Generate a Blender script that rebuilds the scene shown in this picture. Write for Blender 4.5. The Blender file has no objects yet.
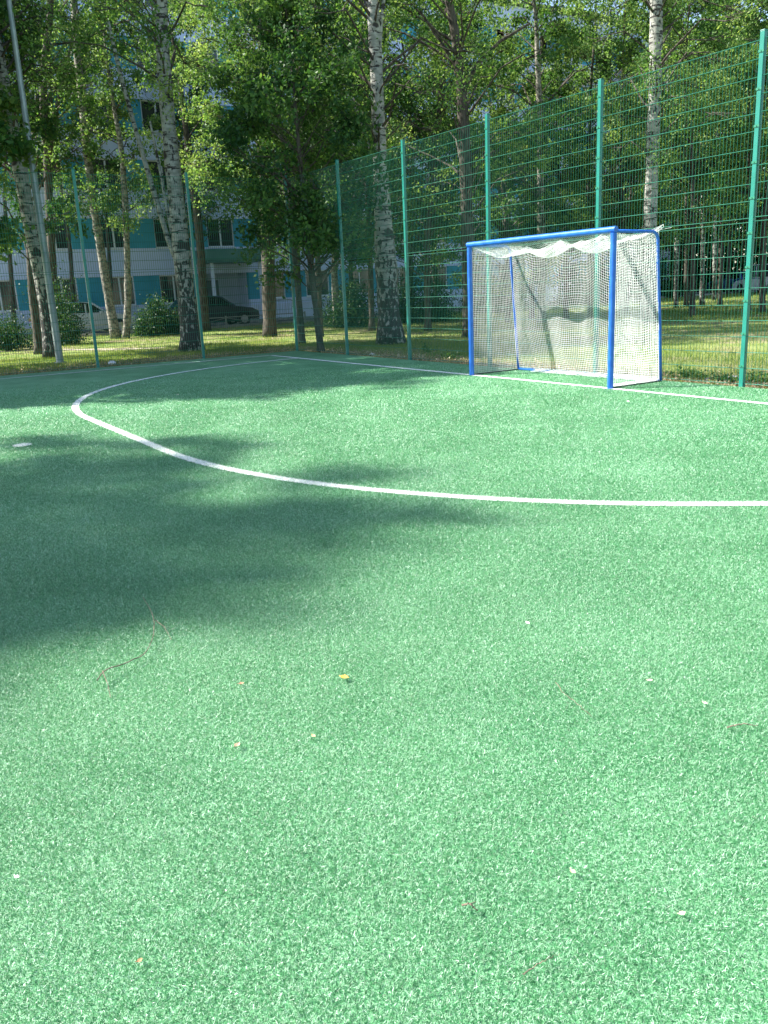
import bpy, math, random
import numpy as np
from mathutils import Vector, Matrix
random.seed(7)
RNG = np.random.default_rng(11)
S = bpy.context.scene
COL = S.collection
PI = math.pi

# ------------------------------------------------------------------ camera
FOC, CAMP = 846.1, np.array([9.578, -8.694, 1.451])
YAW, PITCH, ROLL = -1.0181, 0.2591, -0.0461
_c, _s = math.cos(YAW), math.sin(YAW)
F = np.array([_s*math.cos(PITCH), _c*math.cos(PITCH), -math.sin(PITCH)])
_R = np.array([_c, -_s, 0.]); _U = np.cross(_R, F)
R2 = _R*math.cos(ROLL)+_U*math.sin(ROLL)
U2 = -_R*math.sin(ROLL)+_U*math.cos(ROLL)
FH = np.array([_s, _c, 0.])
def ray(px, py): return F + R2*(px-384)/FOC - U2*(py-512)/FOC
def ground(px, py, z=0.0):
    d = ray(px, py); return CAMP + d*((z-CAMP[2])/d[2])
def on_axis(px, py, ax, v):
    d = ray(px, py); return CAMP + d*((v-CAMP[ax])/d[ax])
def on_depth(px, py, P):                       # the upright plane through P facing the viewer
    d = ray(px, py); return CAMP + d*(np.dot(np.array(P)-CAMP, FH)/np.dot(d, FH))
def project(P):
    d = np.asarray(P)-CAMP; z = d@F
    return 384+FOC*(d@R2)/z, 512-FOC*(d@U2)/z, z

cd = bpy.data.cameras.new('camera'); cam = bpy.data.objects.new('camera', cd); COL.objects.link(cam)
cd.sensor_fit = 'HORIZONTAL'; cd.sensor_width = 36; cd.lens = FOC*36/768
cd.clip_start = .05; cd.clip_end = 2000
cam.matrix_world = Matrix(((R2[0], U2[0], -F[0], CAMP[0]), (R2[1], U2[1], -F[1], CAMP[1]), (R2[2], U2[2], -F[2], CAMP[2]), (0, 0, 0, 1)))
S.camera = cam

# ------------------------------------------------------------------ light
SUN = Vector((-.67, -.79, 1.01)).normalized()      # towards the sun
EL = math.asin(SUN.z); AZ = math.atan2(SUN.x, SUN.y)
w = bpy.data.worlds.new('World'); S.world = w; w.use_nodes = True
nt = w.node_tree; nt.nodes.clear()
sky = nt.nodes.new('ShaderNodeTexSky'); sky.sky_type = 'NISHITA'; sky.sun_disc = False
sky.sun_elevation = EL; sky.sun_rotation = AZ
sky.air_density = 1.0; sky.dust_density = 1.0; sky.ozone_density = 1.0
bg = nt.nodes.new('ShaderNodeBackground'); bg.inputs[1].default_value = .10
ow = nt.nodes.new('ShaderNodeOutputWorld')
nt.links.new(sky.outputs[0], bg.inputs[0]); nt.links.new(bg.outputs[0], ow.inputs[0])
sl = bpy.data.lights.new('sun', 'SUN'); sl.energy = 5.0; sl.angle = math.radians(.53); sl.color = (1, .955, .88)
so = bpy.data.objects.new('sun', sl); COL.objects.link(so); so.location = (0, 0, 40)
so.rotation_euler = SUN.to_track_quat('Z', 'Y').to_euler()
S.view_settings.view_transform = 'Standard'; S.view_settings.look = 'None'
S.view_settings.exposure = 1.66; S.view_settings.gamma = 1
S.render.engine = 'CYCLES'
S.cycles.max_bounces = 6; S.cycles.diffuse_bounces = 3; S.cycles.transmission_bounces = 4; S.cycles.transparent_max_bounces = 6
S.cycles.use_denoising = True

# ------------------------------------------------------------------ materials
def mat(name, col, col2=None, scale=8., rough=.6, metal=0., bump=0., bscale=None, stretch=(1, 1, 1), spec=.5, detail=4, lo=.35, hi=.65, coat=0.):
    m = bpy.data.materials.new(name); m.use_nodes = True
    n, l = m.node_tree.nodes, m.node_tree.links
    p = n['Principled BSDF']; p.inputs['Roughness'].default_value = rough; p.inputs['Metallic'].default_value = metal
    p.inputs['Specular IOR Level'].default_value = spec; p.inputs['Coat Weight'].default_value = coat
    p.inputs['Base Color'].default_value = (*col, 1)
    tc = n.new('ShaderNodeTexCoord'); mp = n.new('ShaderNodeMapping'); mp.inputs['Scale'].default_value = stretch
    l.new(tc.outputs['Object'], mp.inputs[0])
    if col2 is not None:
        t = n.new('ShaderNodeTexNoise'); t.inputs['Scale'].default_value = scale; t.inputs['Detail'].default_value = detail
        r = n.new('ShaderNodeValToRGB'); r.color_ramp.elements[0].position = lo; r.color_ramp.elements[1].position = hi
        r.color_ramp.elements[0].color = (*col, 1); r.color_ramp.elements[1].color = (*col2, 1)
        l.new(mp.outputs[0], t.inputs['Vector']); l.new(t.outputs['Fac'], r.inputs[0]); l.new(r.outputs[0], p.inputs['Base Color'])
    if bump:
        t2 = n.new('ShaderNodeTexNoise'); t2.inputs['Scale'].default_value = bscale or scale*3; t2.inputs['Detail'].default_value = 5
        b = n.new('ShaderNodeBump'); b.inputs['Strength'].default_value = bump; b.inputs['Distance'].default_value = .02
        l.new(mp.outputs[0], t2.inputs['Vector']); l.new(t2.outputs['Fac'], b.inputs['Height']); l.new(b.outputs[0], p.inputs['Normal'])
    return m

def leaf_mat(name, c1, c2, c3, trans=.45, rough=.42, spec=.18):
    """one leaf, one shade: the shade comes from a per-leaf attribute, light passes through"""
    m = bpy.data.materials.new(name); m.use_nodes = True
    n, l = m.node_tree.nodes, m.node_tree.links
    p = n['Principled BSDF']; p.inputs['Roughness'].default_value = rough; p.inputs['Specular IOR Level'].default_value = spec
    a = n.new('ShaderNodeAttribute'); a.attribute_name = 'shade'
    r = n.new('ShaderNodeValToRGB'); e = r.color_ramp.elements
    e[0].position = 0; e[0].color = (*c1, 1); e[1].position = 1; e[1].color = (*c3, 1)
    k = e.new(.5); k.color = (*c2, 1)
    l.new(a.outputs['Fac'], r.inputs[0]); l.new(r.outputs[0], p.inputs['Base Color'])
    if trans:
        t = n.new('ShaderNodeBsdfTranslucent'); mx = n.new('ShaderNodeMixShader'); mx.inputs[0].default_value = trans
        g = n.new('ShaderNodeMix'); g.data_type = 'RGBA'; g.blend_type = 'MULTIPLY'; g.inputs[0].default_value = 1
        g.inputs[7].default_value = (1.45, 1.4, .7, 1)
        l.new(r.outputs[0], g.inputs[6]); l.new(g.outputs[2], t.inputs[0])
        l.new(p.outputs[0], mx.inputs[1]); l.new(t.outputs[0], mx.inputs[2]); l.new(mx.outputs[0], n['Material Output'].inputs[0])
    return m

def birch_mat():
    m = bpy.data.materials.new('birch_bark'); m.use_nodes = True
    n, l = m.node_tree.nodes, m.node_tree.links
    p = n['Principled BSDF']; p.inputs['Roughness'].default_value = .75
    tc = n.new('ShaderNodeTexCoord')
    def noise(sc, st, det=3):
        mp = n.new('ShaderNodeMapping'); mp.inputs['Scale'].default_value = st; l.new(tc.outputs['Object'], mp.inputs[0])
        t = n.new('ShaderNodeTexNoise'); t.inputs['Scale'].default_value = sc; t.inputs['Detail'].default_value = det
        l.new(mp.outputs[0], t.inputs['Vector']); return t.outputs['Fac']
    def math_(op, a, b):
        x = n.new('ShaderNodeMath'); x.operation = op
        for i, v in enumerate((a, b)):
            if isinstance(v, (int, float)): x.inputs[i].default_value = v
            else: l.new(v, x.inputs[i])
        return x.outputs[0]
    def step(v, lo, hi):
        x = n.new('ShaderNodeMapRange'); x.inputs[1].default_value = lo; x.inputs[2].default_value = hi; l.new(v, x.inputs[0]); return x.outputs[0]
    sx = n.new('ShaderNodeSeparateXYZ'); l.new(tc.outputs['Object'], sx.inputs[0])
    low = step(sx.outputs['Z'], 3.0, 1.0)                  # rough dark bark low on the trunk
    lent = step(noise(1, (3.2, 3.2, 17)), .57, .61)       # short dark bands
    scar = step(noise(1, (2.2, 2.2, 3.1), 1), .63, .67)
    fis = step(math_('ADD', noise(1, (13, 13, 6.5), 4), math_('MULTIPLY', low, .19)), .60, .64)
    dark = math_('MAXIMUM', math_('MAXIMUM', lent, scar), fis)
    mot = noise(5, (1, 1, 2))
    r = n.new('ShaderNodeValToRGB'); r.color_ramp.elements[0].position = .3; r.color_ramp.elements[1].position = .7
    r.color_ramp.elements[0].color = (.17, .18, .155, 1); r.color_ramp.elements[1].color = (.40, .40, .36, 1); l.new(mot, r.inputs[0])
    mx = n.new('ShaderNodeMix'); mx.data_type = 'RGBA'; l.new(dark, mx.inputs[0]); l.new(r.outputs[0], mx.inputs[6]); mx.inputs[7].default_value = (.028, .025, .022, 1)
    l.new(mx.outputs[2], p.inputs['Base Color'])
    b = n.new('ShaderNodeBump'); b.inputs['Strength'].default_value = .5; b.inputs['Distance'].default_value = .03; b.invert = True
    l.new(dark, b.inputs['Height']); l.new(b.outputs[0], p.inputs['Normal'])
    return m

M = {}
M['birch'] = birch_mat()
M['bark'] = mat('brown_bark', (.022, .018, .014), (.10, .085, .065), 6, .9, bump=.8, bscale=10, stretch=(3, 3, .8))
M['greybark'] = mat('grey_bark', (.07, .065, .05), (.30, .28, .23), 5, .85, bump=.6, bscale=9, stretch=(2, 2, 2.4), lo=.4, hi=.6)
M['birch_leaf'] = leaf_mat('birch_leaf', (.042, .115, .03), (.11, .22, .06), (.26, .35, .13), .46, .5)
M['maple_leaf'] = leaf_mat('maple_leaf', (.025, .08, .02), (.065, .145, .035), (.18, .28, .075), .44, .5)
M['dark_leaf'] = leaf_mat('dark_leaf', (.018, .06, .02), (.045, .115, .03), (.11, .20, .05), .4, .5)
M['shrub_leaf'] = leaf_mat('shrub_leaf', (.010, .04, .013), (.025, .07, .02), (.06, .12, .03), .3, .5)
M['grass'] = leaf_mat('grass_blade', (.09, .17, .035), (.20, .28, .07), (.42, .40, .18), .4)
M['litter'] = leaf_mat('dry_leaf', (.24, .16, .09), (.42, .32, .2), (.6, .5, .35), .2)
M['fibre'] = leaf_mat('turf_fibre', (.016, .12, .034), (.08, .34, .12), (.60, .80, .64), .10, .42, .7)  # near-white end paints the sun's glints into the fibre colour
M['white_fibre'] = leaf_mat('white_turf_fibre', (.62, .66, .64), (.78, .80, .80), (.88, .88, .88), .15, .4)
M['fence'] = mat('green_powder_coat', (.006, .15, .115), (.009, .19, .15), 3, .38, spec=.5, bump=.05, bscale=60)
M['wire'] = mat('green_wire', (.012, .14, .085), (.018, .18, .11), 4, .4)
M['goalblue'] = mat('blue_paint', (.008, .105, .47), (.02, .15, .55), 7, .38, spec=.5, bump=.12, bscale=30, detail=8, lo=.42, hi=.66)
M['net'] = mat('white_net', (.66, .68, .66), (.80, .81, .78), 6, .7)
M['zinc'] = mat('galvanised_steel', (.20, .25, .25), (.34, .39, .38), 7, .5, metal=.35, bump=.08, stretch=(1, 1, .4))
M['steel'] = mat('bolt_steel', (.3, .3, .3), None, rough=.4, metal=.8)
M['lilac'] = mat('lilac_panel', (.58, .66, .92), (.66, .73, .95), .6, .8, bump=.1, bscale=30, stretch=(1, 1, .5))
M['turq'] = mat('turquoise_panel', (.04, .28, .40), (.06, .35, .47), .9, .75, bump=.1, bscale=30)
M['plinth'] = mat('plinth_render', (.56, .62, .78), (.64, .70, .84), 1.4, .85, bump=.2, bscale=12)
M['roof'] = mat('roof_felt', (.07, .07, .075), (.12, .12, .12), 2, .9)
M['wframe'] = mat('white_window_frame', (.72, .74, .76), None, rough=.4)
M['glass'] = mat('window_glass', (.018, .022, .026), (.05, .055, .06), .45, .08, spec=.6)
M['curtain'] = mat('curtain', (.22, .22, .22), (.42, .42, .4), 3, .9, stretch=(1, 9, .3))
M['dark'] = mat('dark_room', (.02, .022, .026), (.04, .04, .045), 1, .9)
M['canopy'] = mat('canopy_metal', (.06, .17, .17), (.09, .22, .21), 1, .5)
M['door'] = mat('entrance_door', (.10, .13, .16), (.13, .17, .2), 2, .5)
M['asphalt'] = mat('asphalt', (.045, .045, .047), (.07, .07, .07), 3, .9, bump=.3, bscale=80)
M['concrete'] = mat('concrete', (.26, .25, .23), (.38, .36, .33), 4, .9, bump=.3, bscale=40)
M['path'] = mat('trodden_earth', (.24, .20, .15), (.42, .37, .28), 2.4, .95, bump=.4, bscale=25)
M['railmetal'] = mat('grey_rail', (.22, .23, .22), (.32, .33, .31), 6, .5, metal=.2)
M['tyre'] = mat('tyre_rubber', (.015, .015, .016), (.03, .03, .03), 10, .85)
M['rim'] = mat('alloy_rim', (.4, .4, .42), None, rough=.35, metal=.7)
M['carglass'] = mat('car_glass', (.015, .02, .022), None, rough=.06, spec=.7)
M['lamp'] = mat('lamp_lens', (.6, .6, .6), None, rough=.1)
M['redlamp'] = mat('tail_lens', (.35, .01, .01), None, rough=.2)
M['twig'] = mat('twig_bark', (.07, .055, .04), (.26, .19, .14), 30, .85)
M['stone'] = mat('pale_rubble', (.42, .40, .34), (.62, .58, .5), 9, .9, bump=.5)
M['paper'] = mat('white_paper', (.66, .68, .68), (.8, .8, .8), 9, .8)

def turf_material():
    m = bpy.data.materials.new('artificial_turf'); m.use_nodes = True
    n, l = m.node_tree.nodes, m.node_tree.links
    p = n['Principled BSDF']; p.inputs['Roughness'].default_value = .42; p.inputs['Specular IOR Level'].default_value = .6
    tc = n.new('ShaderNodeTexCoord')
    def nz(s, d, dist=0):
        t = n.new('ShaderNodeTexNoise'); t.inputs['Scale'].default_value = s; t.inputs['Detail'].default_value = d; t.inputs['Distortion'].default_value = dist
        l.new(tc.outputs['Object'], t.inputs['Vector']); return t.outputs['Fac']
    fine, mid, big = nz(95, 3, .5), nz(2.2, 5), nz(.35, 3)
    a = n.new('ShaderNodeMath'); a.operation = 'MULTIPLY_ADD'; l.new(mid, a.inputs[0]); a.inputs[1].default_value = .35; l.new(fine, a.inputs[2])
    b = n.new('ShaderNodeMath'); b.operation = 'MULTIPLY_ADD'; l.new(big, b.inputs[0]); b.inputs[1].default_value = .25; l.new(a.outputs[0], b.inputs[2])
    r = n.new('ShaderNodeValToRGB'); e = r.color_ramp.elements
    e[0].position = .52; e[0].color = (.03, .13, .055, 1); e[1].position = .98; e[1].color = (.27, .52, .31, 1)
    k = e.new(.78); k.color = (.085, .28, .12, 1)
    l.new(b.outputs[0], r.inputs[0]); l.new(r.outputs[0], p.inputs['Base Color'])
    bp = n.new('ShaderNodeBump'); bp.inputs['Strength'].default_value = .8; bp.inputs['Distance'].default_value = .012
    l.new(fine, bp.inputs['Height']); l.new(bp.outputs[0], p.inputs['Normal'])
    return m
M['turf'] = turf_material()
def lawn_material():
    m = bpy.data.materials.new('lawn_soil'); m.use_nodes = True
    n, l = m.node_tree.nodes, m.node_tree.links
    p = n['Principled BSDF']; p.inputs['Roughness'].default_value = .95; p.inputs['Specular IOR Level'].default_value = .1
    tc = n.new('ShaderNodeTexCoord')
    def nz(s, d):
        t = n.new('ShaderNodeTexNoise'); t.inputs['Scale'].default_value = s; t.inputs['Detail'].default_value = d
        l.new(tc.outputs['Object'], t.inputs['Vector']); return t.outputs['Fac']
    r = n.new('ShaderNodeValToRGB'); e = r.color_ramp.elements
    e[0].position = .36; e[0].color = (.30, .25, .16, 1); e[1].position = .68; e[1].color = (.15, .24, .06, 1)
    k = e.new(.5); k.color = (.27, .31, .11, 1)
    l.new(nz(.55, 6), r.inputs[0])
    r2 = n.new('ShaderNodeValToRGB'); r2.color_ramp.elements[0].color = (.45, .45, .45, 1); r2.color_ramp.elements[1].color = (1.2, 1.2, 1.2, 1)
    l.new(nz(28, 5), r2.inputs[0])
    g = n.new('ShaderNodeMix'); g.data_type = 'RGBA'; g.blend_type = 'MULTIPLY'; g.inputs[0].default_value = 1
    l.new(r.outputs[0], g.inputs[6]); l.new(r2.outputs[0], g.inputs[7]); l.new(g.outputs[2], p.inputs['Base Color'])
    bp = n.new('ShaderNodeBump'); bp.inputs['Strength'].default_value = 1; bp.inputs['Distance'].default_value = .04
    l.new(nz(14, 6), bp.inputs['Height']); l.new(bp.outputs[0], p.inputs['Normal'])
    return m
M['lawn'] = lawn_material()

# ------------------------------------------------------------------ building helpers
class MB:
    def __init__(s): s.v = []; s.f = []; s.n = 0
    def add(s, v, f):
        v = np.asarray(v, float); s.v.append(v); k = s.n
        s.f += [tuple(i+k for i in q) for q in f]; s.n += len(v)
    def box(s, x0, x1, y0, y1, z0, z1):
        s.add([(x0, y0, z0), (x1, y0, z0), (x1, y1, z0), (x0, y1, z0), (x0, y0, z1), (x1, y0, z1), (x1, y1, z1), (x0, y1, z1)],
              [(0, 3, 2, 1), (4, 5, 6, 7), (0, 1, 5, 4), (1, 2, 6, 5), (2, 3, 7, 6), (3, 0, 4, 7)])
    def tube(s, P, r, k=8, cap=True):
        P = np.asarray(P, float); n = len(P)
        r = np.full(n, r, float) if np.isscalar(r) else np.asarray(r, float)
        T = np.gradient(P, axis=0); T /= np.linalg.norm(T, axis=1)[:, None]+1e-12
        a = np.array([0, 0, 1.]) if abs(T[0][2]) < .9 else np.array([1., 0, 0])
        A = np.cross(T[0], a); A /= np.linalg.norm(A); V = []
        ang = np.arange(k)*2*PI/k
        for i in range(n):
            A = A-T[i]*np.dot(A, T[i]); A /= np.linalg.norm(A)+1e-12
            B = np.cross(T[i], A)
            V.append(P[i]+r[i]*(np.cos(ang)[:, None]*A+np.sin(ang)[:, None]*B))
        f = [(i*k+j, i*k+(j+1) % k, (i+1)*k+(j+1) % k, (i+1)*k+j) for i in range(n-1) for j in range(k)]
        if cap: f += [tuple(range(k-1, -1, -1)), tuple((n-1)*k+j for j in range(k))]
        s.add(np.concatenate(V), f)
    def prism(s, prof, x0, x1, ax=0):         # a closed outline swept along an axis
        n = len(prof); V = []
        for x in (x0, x1):
            for a, b in prof:
                V.append({0: (x, a, b), 1: (a, x, b), 2: (a, b, x)}[ax])
        f = [(i, (i+1) % n, n+(i+1) % n, n+i) for i in range(n)]+[tuple(range(n-1, -1, -1)), tuple(range(n, 2*n))]
        s.add(V, f)
    def build(s, name, m, parent=None, smooth=False, bevel=0, loc=None, rz=0):
        me = bpy.data.meshes.new(name)
        v = np.concatenate(s.v) if s.v else np.zeros((0, 3))
        me.from_pydata([tuple(x) for x in v], [], s.f); me.validate()
        o = bpy.data.objects.new(name, me); COL.objects.link(o); me.materials.append(m)
        if smooth: me.shade_smooth()
        if bevel:
            b = o.modifiers.new('edge', 'BEVEL'); b.width = bevel; b.segments = 2; b.limit_method = 'ANGLE'
        if parent is not None: o.parent = parent
        if loc is not None: o.location = loc
        o.rotation_euler.z = rz
        return o
def tag(o, label=None, cat=None, group=None, kind=None):
    for k, v in (('label', label), ('category', cat), ('group', group), ('kind', kind)):
        if v: o[k] = v
    return o
def empty(name, loc=(0, 0, 0), rz=0):
    o = bpy.data.objects.new(name, None); COL.objects.link(o); o.location = loc; o.rotation_euler.z = rz
    o.empty_display_size = .2; return o
def fast_mesh(name, V, k, shade, m, parent=None, smooth=False):
    """V: (n*k,3) corners of n separate k-sided faces, with one shade value per face"""
    n = len(V)//k; me = bpy.data.meshes.new(name)
    me.vertices.add(n*k); me.vertices.foreach_set('co', np.asarray(V, np.float32).ravel())
    me.loops.add(n*k); me.loops.foreach_set('vertex_index', np.arange(n*k, dtype=np.int32))
    me.polygons.add(n); me.polygons.foreach_set('loop_start', np.arange(0, n*k, k, dtype=np.int32))
    me.update(calc_edges=True)
    a = me.attributes.new('shade', 'FLOAT', 'FACE'); a.data.foreach_set('value', np.asarray(shade, np.float32))
    me.materials.append(m)
    o = bpy.data.objects.new(name, me); COL.objects.link(o)
    if parent is not None: o.parent = parent
    return o
def structure(o, label=None): o['kind'] = 'structure'; return o
def copy_tree(o, parent=None):
    c = o.copy(); COL.objects.link(c); c.parent = parent
    for ch in list(o.children):
        copy_tree(ch, c)
    return c
def unit(a): return a/(np.linalg.norm(a, axis=-1, keepdims=True)+1e-9)
def leaf_quads(P, size, rng, up=.35, asp=.62):
    n = len(P); a = rng.normal(size=(n, 3)); a[:, 2] -= .25; a = unit(a)
    nn = rng.normal(size=(n, 3)); nn[:, 2] += up*3; b = unit(np.cross(a, nn)); s = (size*rng.uniform(.65, 1.25, n))[:, None]
    fold = unit(np.cross(a, b))*s*.12
    V = np.stack([P-a*s*.5, P+b*s*asp*.5+fold-a*s*.08, P+a*s*.5, P-b*s*asp*.5+fold-a*s*.08], 1)
    return V.reshape(-1, 3)

# ------------------------------------------------------------------ ground
GY = 1.11          # line of the end fence; goal line is y = 0
FX = -10.2         # line of the side fence
b = MB(); b.add([(-400, -400, -.03), (400, -400, -.03), (400, 400, -.03), (-400, 400, -.03)], [(0, 1, 2, 3)])
structure(b.build('lawn', M['lawn']))
b = MB(); b.box(FX+.06, 10.6, -42, GY-.04, -.028, 0)
structure(b.build('artificial_turf', M['turf']))
b = MB(); b.box(-33.4, -28.6, -60, 90, -.029, -.022)
structure(b.build('driveway', M['asphalt']))
b = MB(); b.box(-28.6, -28.45, -60, 90, -.03, .09); b.box(-33.55, -33.4, -60, 90, -.03, .09)
structure(b.build('kerb', M['concrete']))
b = MB(); b.box(-34.3, -33.55, -60, 90, -.03, .07)
structure(b.build('pavement', M['concrete']))
# a trodden path beyond the side fence
cl = [ground(-60, 352), ground(-5, 351), ground(60, 349), ground(120, 348.5), ground(165, 347)]
cl = [c + np.array([0, 0, .002]) for c in cl]
b = MB(); vs = []; wv = .28
for i, c in enumerate(cl):
    t = unit(cl[min(i+1, 4)]-cl[max(i-1, 0)]); nrm = np.array([-t[1], t[0], 0]); ww = wv*(1.3, 1, .8, 1.2, .5)[i]
    vs += [c+nrm*ww+np.array([0, 0, -.022]), c-nrm*ww+np.array([0, 0, -.022])]
b.add(vs, [(2*i, 2*i+1, 2*i+3, 2*i+2) for i in range(4)])
structure(b.build('footpath', M['path']))

# --- markings: sheets 4 mm above the turf, with white fibres standing in them near by
LW = .10; CXL = 1.58; RA = 6.19; SX = -9.22
def arc_pts(r, n=60):
    a = np.linspace(0, PI/2, n)
    L = np.stack([-CXL-r*np.cos(a), -r*np.sin(a)], 1); Rr = np.stack([CXL+r*np.cos(a[::-1]), -r*np.sin(a[::-1])], 1)
    return np.concatenate([L, Rr])
def ribbon(pa, pb, z=.004):
    n = len(pa); b = MB(); V = [(x, y, z) for x, y in pa]+[(x, y, z) for x, y in pb]
    b.add(V, [(i, i+1, n+i+1, n+i) for i in range(n-1)]); return b
def white_line_mat():
    return mat('white_turf', (.30, .50, .38), (.80, .82, .80), 26, .8, bump=.5, bscale=120, lo=.30, hi=.47, detail=6)
M['line'] = white_line_mat()
in_arc = lambda x, y: (np.abs(np.where(np.abs(x) < CXL, -y, np.hypot(np.abs(x)-CXL, y))-RA) < LW/2) & (y < -.05)
spot_c = np.array([-.02, -7.25])
in_spot = lambda x, y: np.hypot(x-spot_c[0], y-spot_c[1]) < .10
line_bits = {'goal_area_line': (ribbon(arc_pts(RA-LW/2), arc_pts(RA+LW/2)), in_arc),
             'penalty_spot': (None, in_spot)}
b = MB(); b.add([(spot_c[0]+.1*math.cos(i*PI/12), spot_c[1]+.1*math.sin(i*PI/12), .004) for i in range(24)], [tuple(range(24))]); line_bits['penalty_spot'] = (b, in_spot)
b = MB(); b.add([(SX, -LW/2-.06, .006), (9.3, -LW/2-.06, .006), (9.3, LW/2-.06, .006), (SX, LW/2-.06, .006)], [(0, 1, 2, 3)])
structure(b.build('goal_line', M['line']))
b = MB(); b.add([(SX-LW/2, -40, .0075), (SX+LW/2, -40, .0075), (SX+LW/2, -LW/2-.063, .0075), (SX-LW/2, -LW/2-.063, .0075)], [(0, 1, 2, 3)])
structure(b.build('side_line', M['line']))
for k, (bb, _) in line_bits.items(): structure(bb.build(k, M['line']))

def fibres(n_full, rmax):
    """turf fibres round the viewer's place: fine and dense near, coarser farther off"""
    a0 = math.atan2(FH[1], FH[0]); half = math.radians(33); out = []
    edges = np.linspace(1.2, rmax, 48)
    for r0, r1 in zip(edges[:-1], edges[1:]):
        rm = (r0+r1)/2; wd = .00095*max(1, rm/3.5)
        dens = n_full/(wd/.0011)**2*min(1, (rmax-rm)/(rmax*.4))
        n = int(dens*half*(r1*r1-r0*r0))
        r = np.sqrt(RNG.uniform(r0*r0, r1*r1, n)); a = a0+RNG.uniform(-half, half, n)
        out.append((np.stack([CAMP[0]+r*np.cos(a), CAMP[1]+r*np.sin(a)], 1), wd))
    return out
V, SH, LV = [], [], {k: ([], []) for k in line_bits}
for P, wd in fibres(125000, 17):
    n = len(P); ok = (P[:, 0] < 10.5) & (P[:, 0] > FX+.1) & (P[:, 1] < GY-.1)
    P = P[ok]; n = len(P)
    # tufting rows: fibres lean in loose swirls
    ph = np.sin(P[:, 0]*3.1+1.3*np.sin(P[:, 1]*2.3))+np.cos(P[:, 1]*4.1+P[:, 0]*1.7)
    ang = ph*1.2+RNG.normal(0, 2.0, n)
    lean = np.abs(RNG.normal(.95, .45, n)); ln = RNG.uniform(.005, .0115, n)*(wd/.0011)**.3
    d = np.stack([np.cos(ang)*np.sin(lean), np.sin(ang)*np.sin(lean), np.abs(np.cos(lean))+.08], 1)*ln[:, None]
    w_ = unit(np.stack([-d[:, 1]+RNG.normal(0, .004, n), d[:, 0]+RNG.normal(0, .004, n), RNG.normal(0, .006, n)], 1))*wd*.5
    B = np.stack([P[:, 0], P[:, 1], np.full(n, .001)+RNG.uniform(0, .005, n)], 1)
    tip = B+d
    q = np.stack([B-w_, B+w_, tip+w_*.7, tip-w_*.7], 1)
    patch = .5+.5*np.sin(P[:, 0]*1.9+2*np.sin(P[:, 1]*1.3))*np.cos(P[:, 1]*2.4+np.sin(P[:, 0]*3))
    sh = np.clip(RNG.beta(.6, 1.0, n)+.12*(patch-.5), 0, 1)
    left = np.ones(n, bool)
    for k, (_, fn) in line_bits.items():
        jx = P[:, 0]+RNG.normal(0, .004, n); jy = P[:, 1]+RNG.normal(0, .004, n)
        mk = fn(jx, jy) & left & (RNG.random(n) > .08+.18*(np.sin(P[:, 0]*5+np.sin(P[:, 1]*7)) > .75)); left &= ~mk
        LV[k][0].append(q[mk].reshape(-1, 3)); LV[k][1].append(sh[mk])
    near_goalline = np.abs(P[:, 1]+.06) < LW/2+.004
    left &= ~near_goalline
    V.append(q[left].reshape(-1, 3)); SH.append(sh[left])
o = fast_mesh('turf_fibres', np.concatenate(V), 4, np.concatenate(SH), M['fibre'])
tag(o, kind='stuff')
for k in line_bits:
    v = np.concatenate(LV[k][0])
    if len(v):
        o = fast_mesh('line_fibres', v, 4, np.concatenate(LV[k][1]), M['white_fibre']); o['kind'] = 'stuff'

# --- rough grass, leaf litter beyond the fences
def in_view(x, y, m=60):
    P = np.stack([x, y, np.zeros_like(x)], 1)-CAMP; z = P@F
    px = 384+FOC*(P@R2)/z; return (z > 1) & (px > -m) & (px < 768+m)
V, SH = [], []
for (n, x0, x1, y0, y1, hh, wd) in ((60000, -12, 7, GY+.05, 6, .07, .006), (60000, -16, FX-.05, -9, 3, .07, .006), (110000, -30, 4, -8, 22, .085, .011), (70000, -28, 6, 14, 50, .11, .022)):
    x = RNG.uniform(x0, x1, n); y = RNG.uniform(y0, y1, n)
    ok = in_view(x, y) & ((x < FX-.03) | (y > GY+.03)) & (x > -28.4)
    den = .5+.5*np.sin(x*.9+1.7*np.sin(y*.6))*np.cos(y*1.1+np.sin(x*.7)); near = np.exp(-np.abs(np.where(x < FX, FX-x, y-GY))/1.0)
    ok &= RNG.random(n) < (.35+.65*den)*(1-.45*near)
    for i in range(4):
        c = cl[i]; e = cl[i+1]; t = unit(e-c); L = np.linalg.norm(e-c)
        u = (x-c[0])*t[0]+(y-c[1])*t[1]; dd = np.abs(-(x-c[0])*t[1]+(y-c[1])*t[0])
        ok &= ~((u > -.1) & (u < L+.1) & (dd < .22))
    x, y = x[ok], y[ok]; n = len(x)
    for rep in range(2):
        ang = RNG.uniform(0, 2*PI, n); lean = np.abs(RNG.normal(.5, .3, n)); ln = hh*RNG.uniform(.4, 1.35, n)
        d = np.stack([np.cos(ang)*np.sin(lean), np.sin(ang)*np.sin(lean), np.cos(lean)], 1)*ln[:, None]
        a2 = RNG.uniform(0, 2*PI, n); w_ = np.stack([np.cos(a2), np.sin(a2), 0*a2], 1)*wd*.5
        B = np.stack([x+RNG.normal(0, .02, n), y+RNG.normal(0, .02, n), np.full(n, -.03)], 1)
        V.append(np.stack([B-w_, B+w_, B+d], 1).reshape(-1, 3)); SH.append(np.clip(RNG.beta(2, 3, n)+.25*(.5-den[ok]), 0, 1))
tag(fast_mesh('grass', np.concatenate(V), 3, np.concatenate(SH), M['grass']), kind='stuff')
n = 9000
x = np.concatenate([RNG.uniform(-10, 7, n), FX-.1-np.abs(RNG.normal(0, .9, n))]); y = np.concatenate([GY+.05+np.abs(RNG.normal(0, .5, n)), RNG.uniform(-9, 2, n)])
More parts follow.
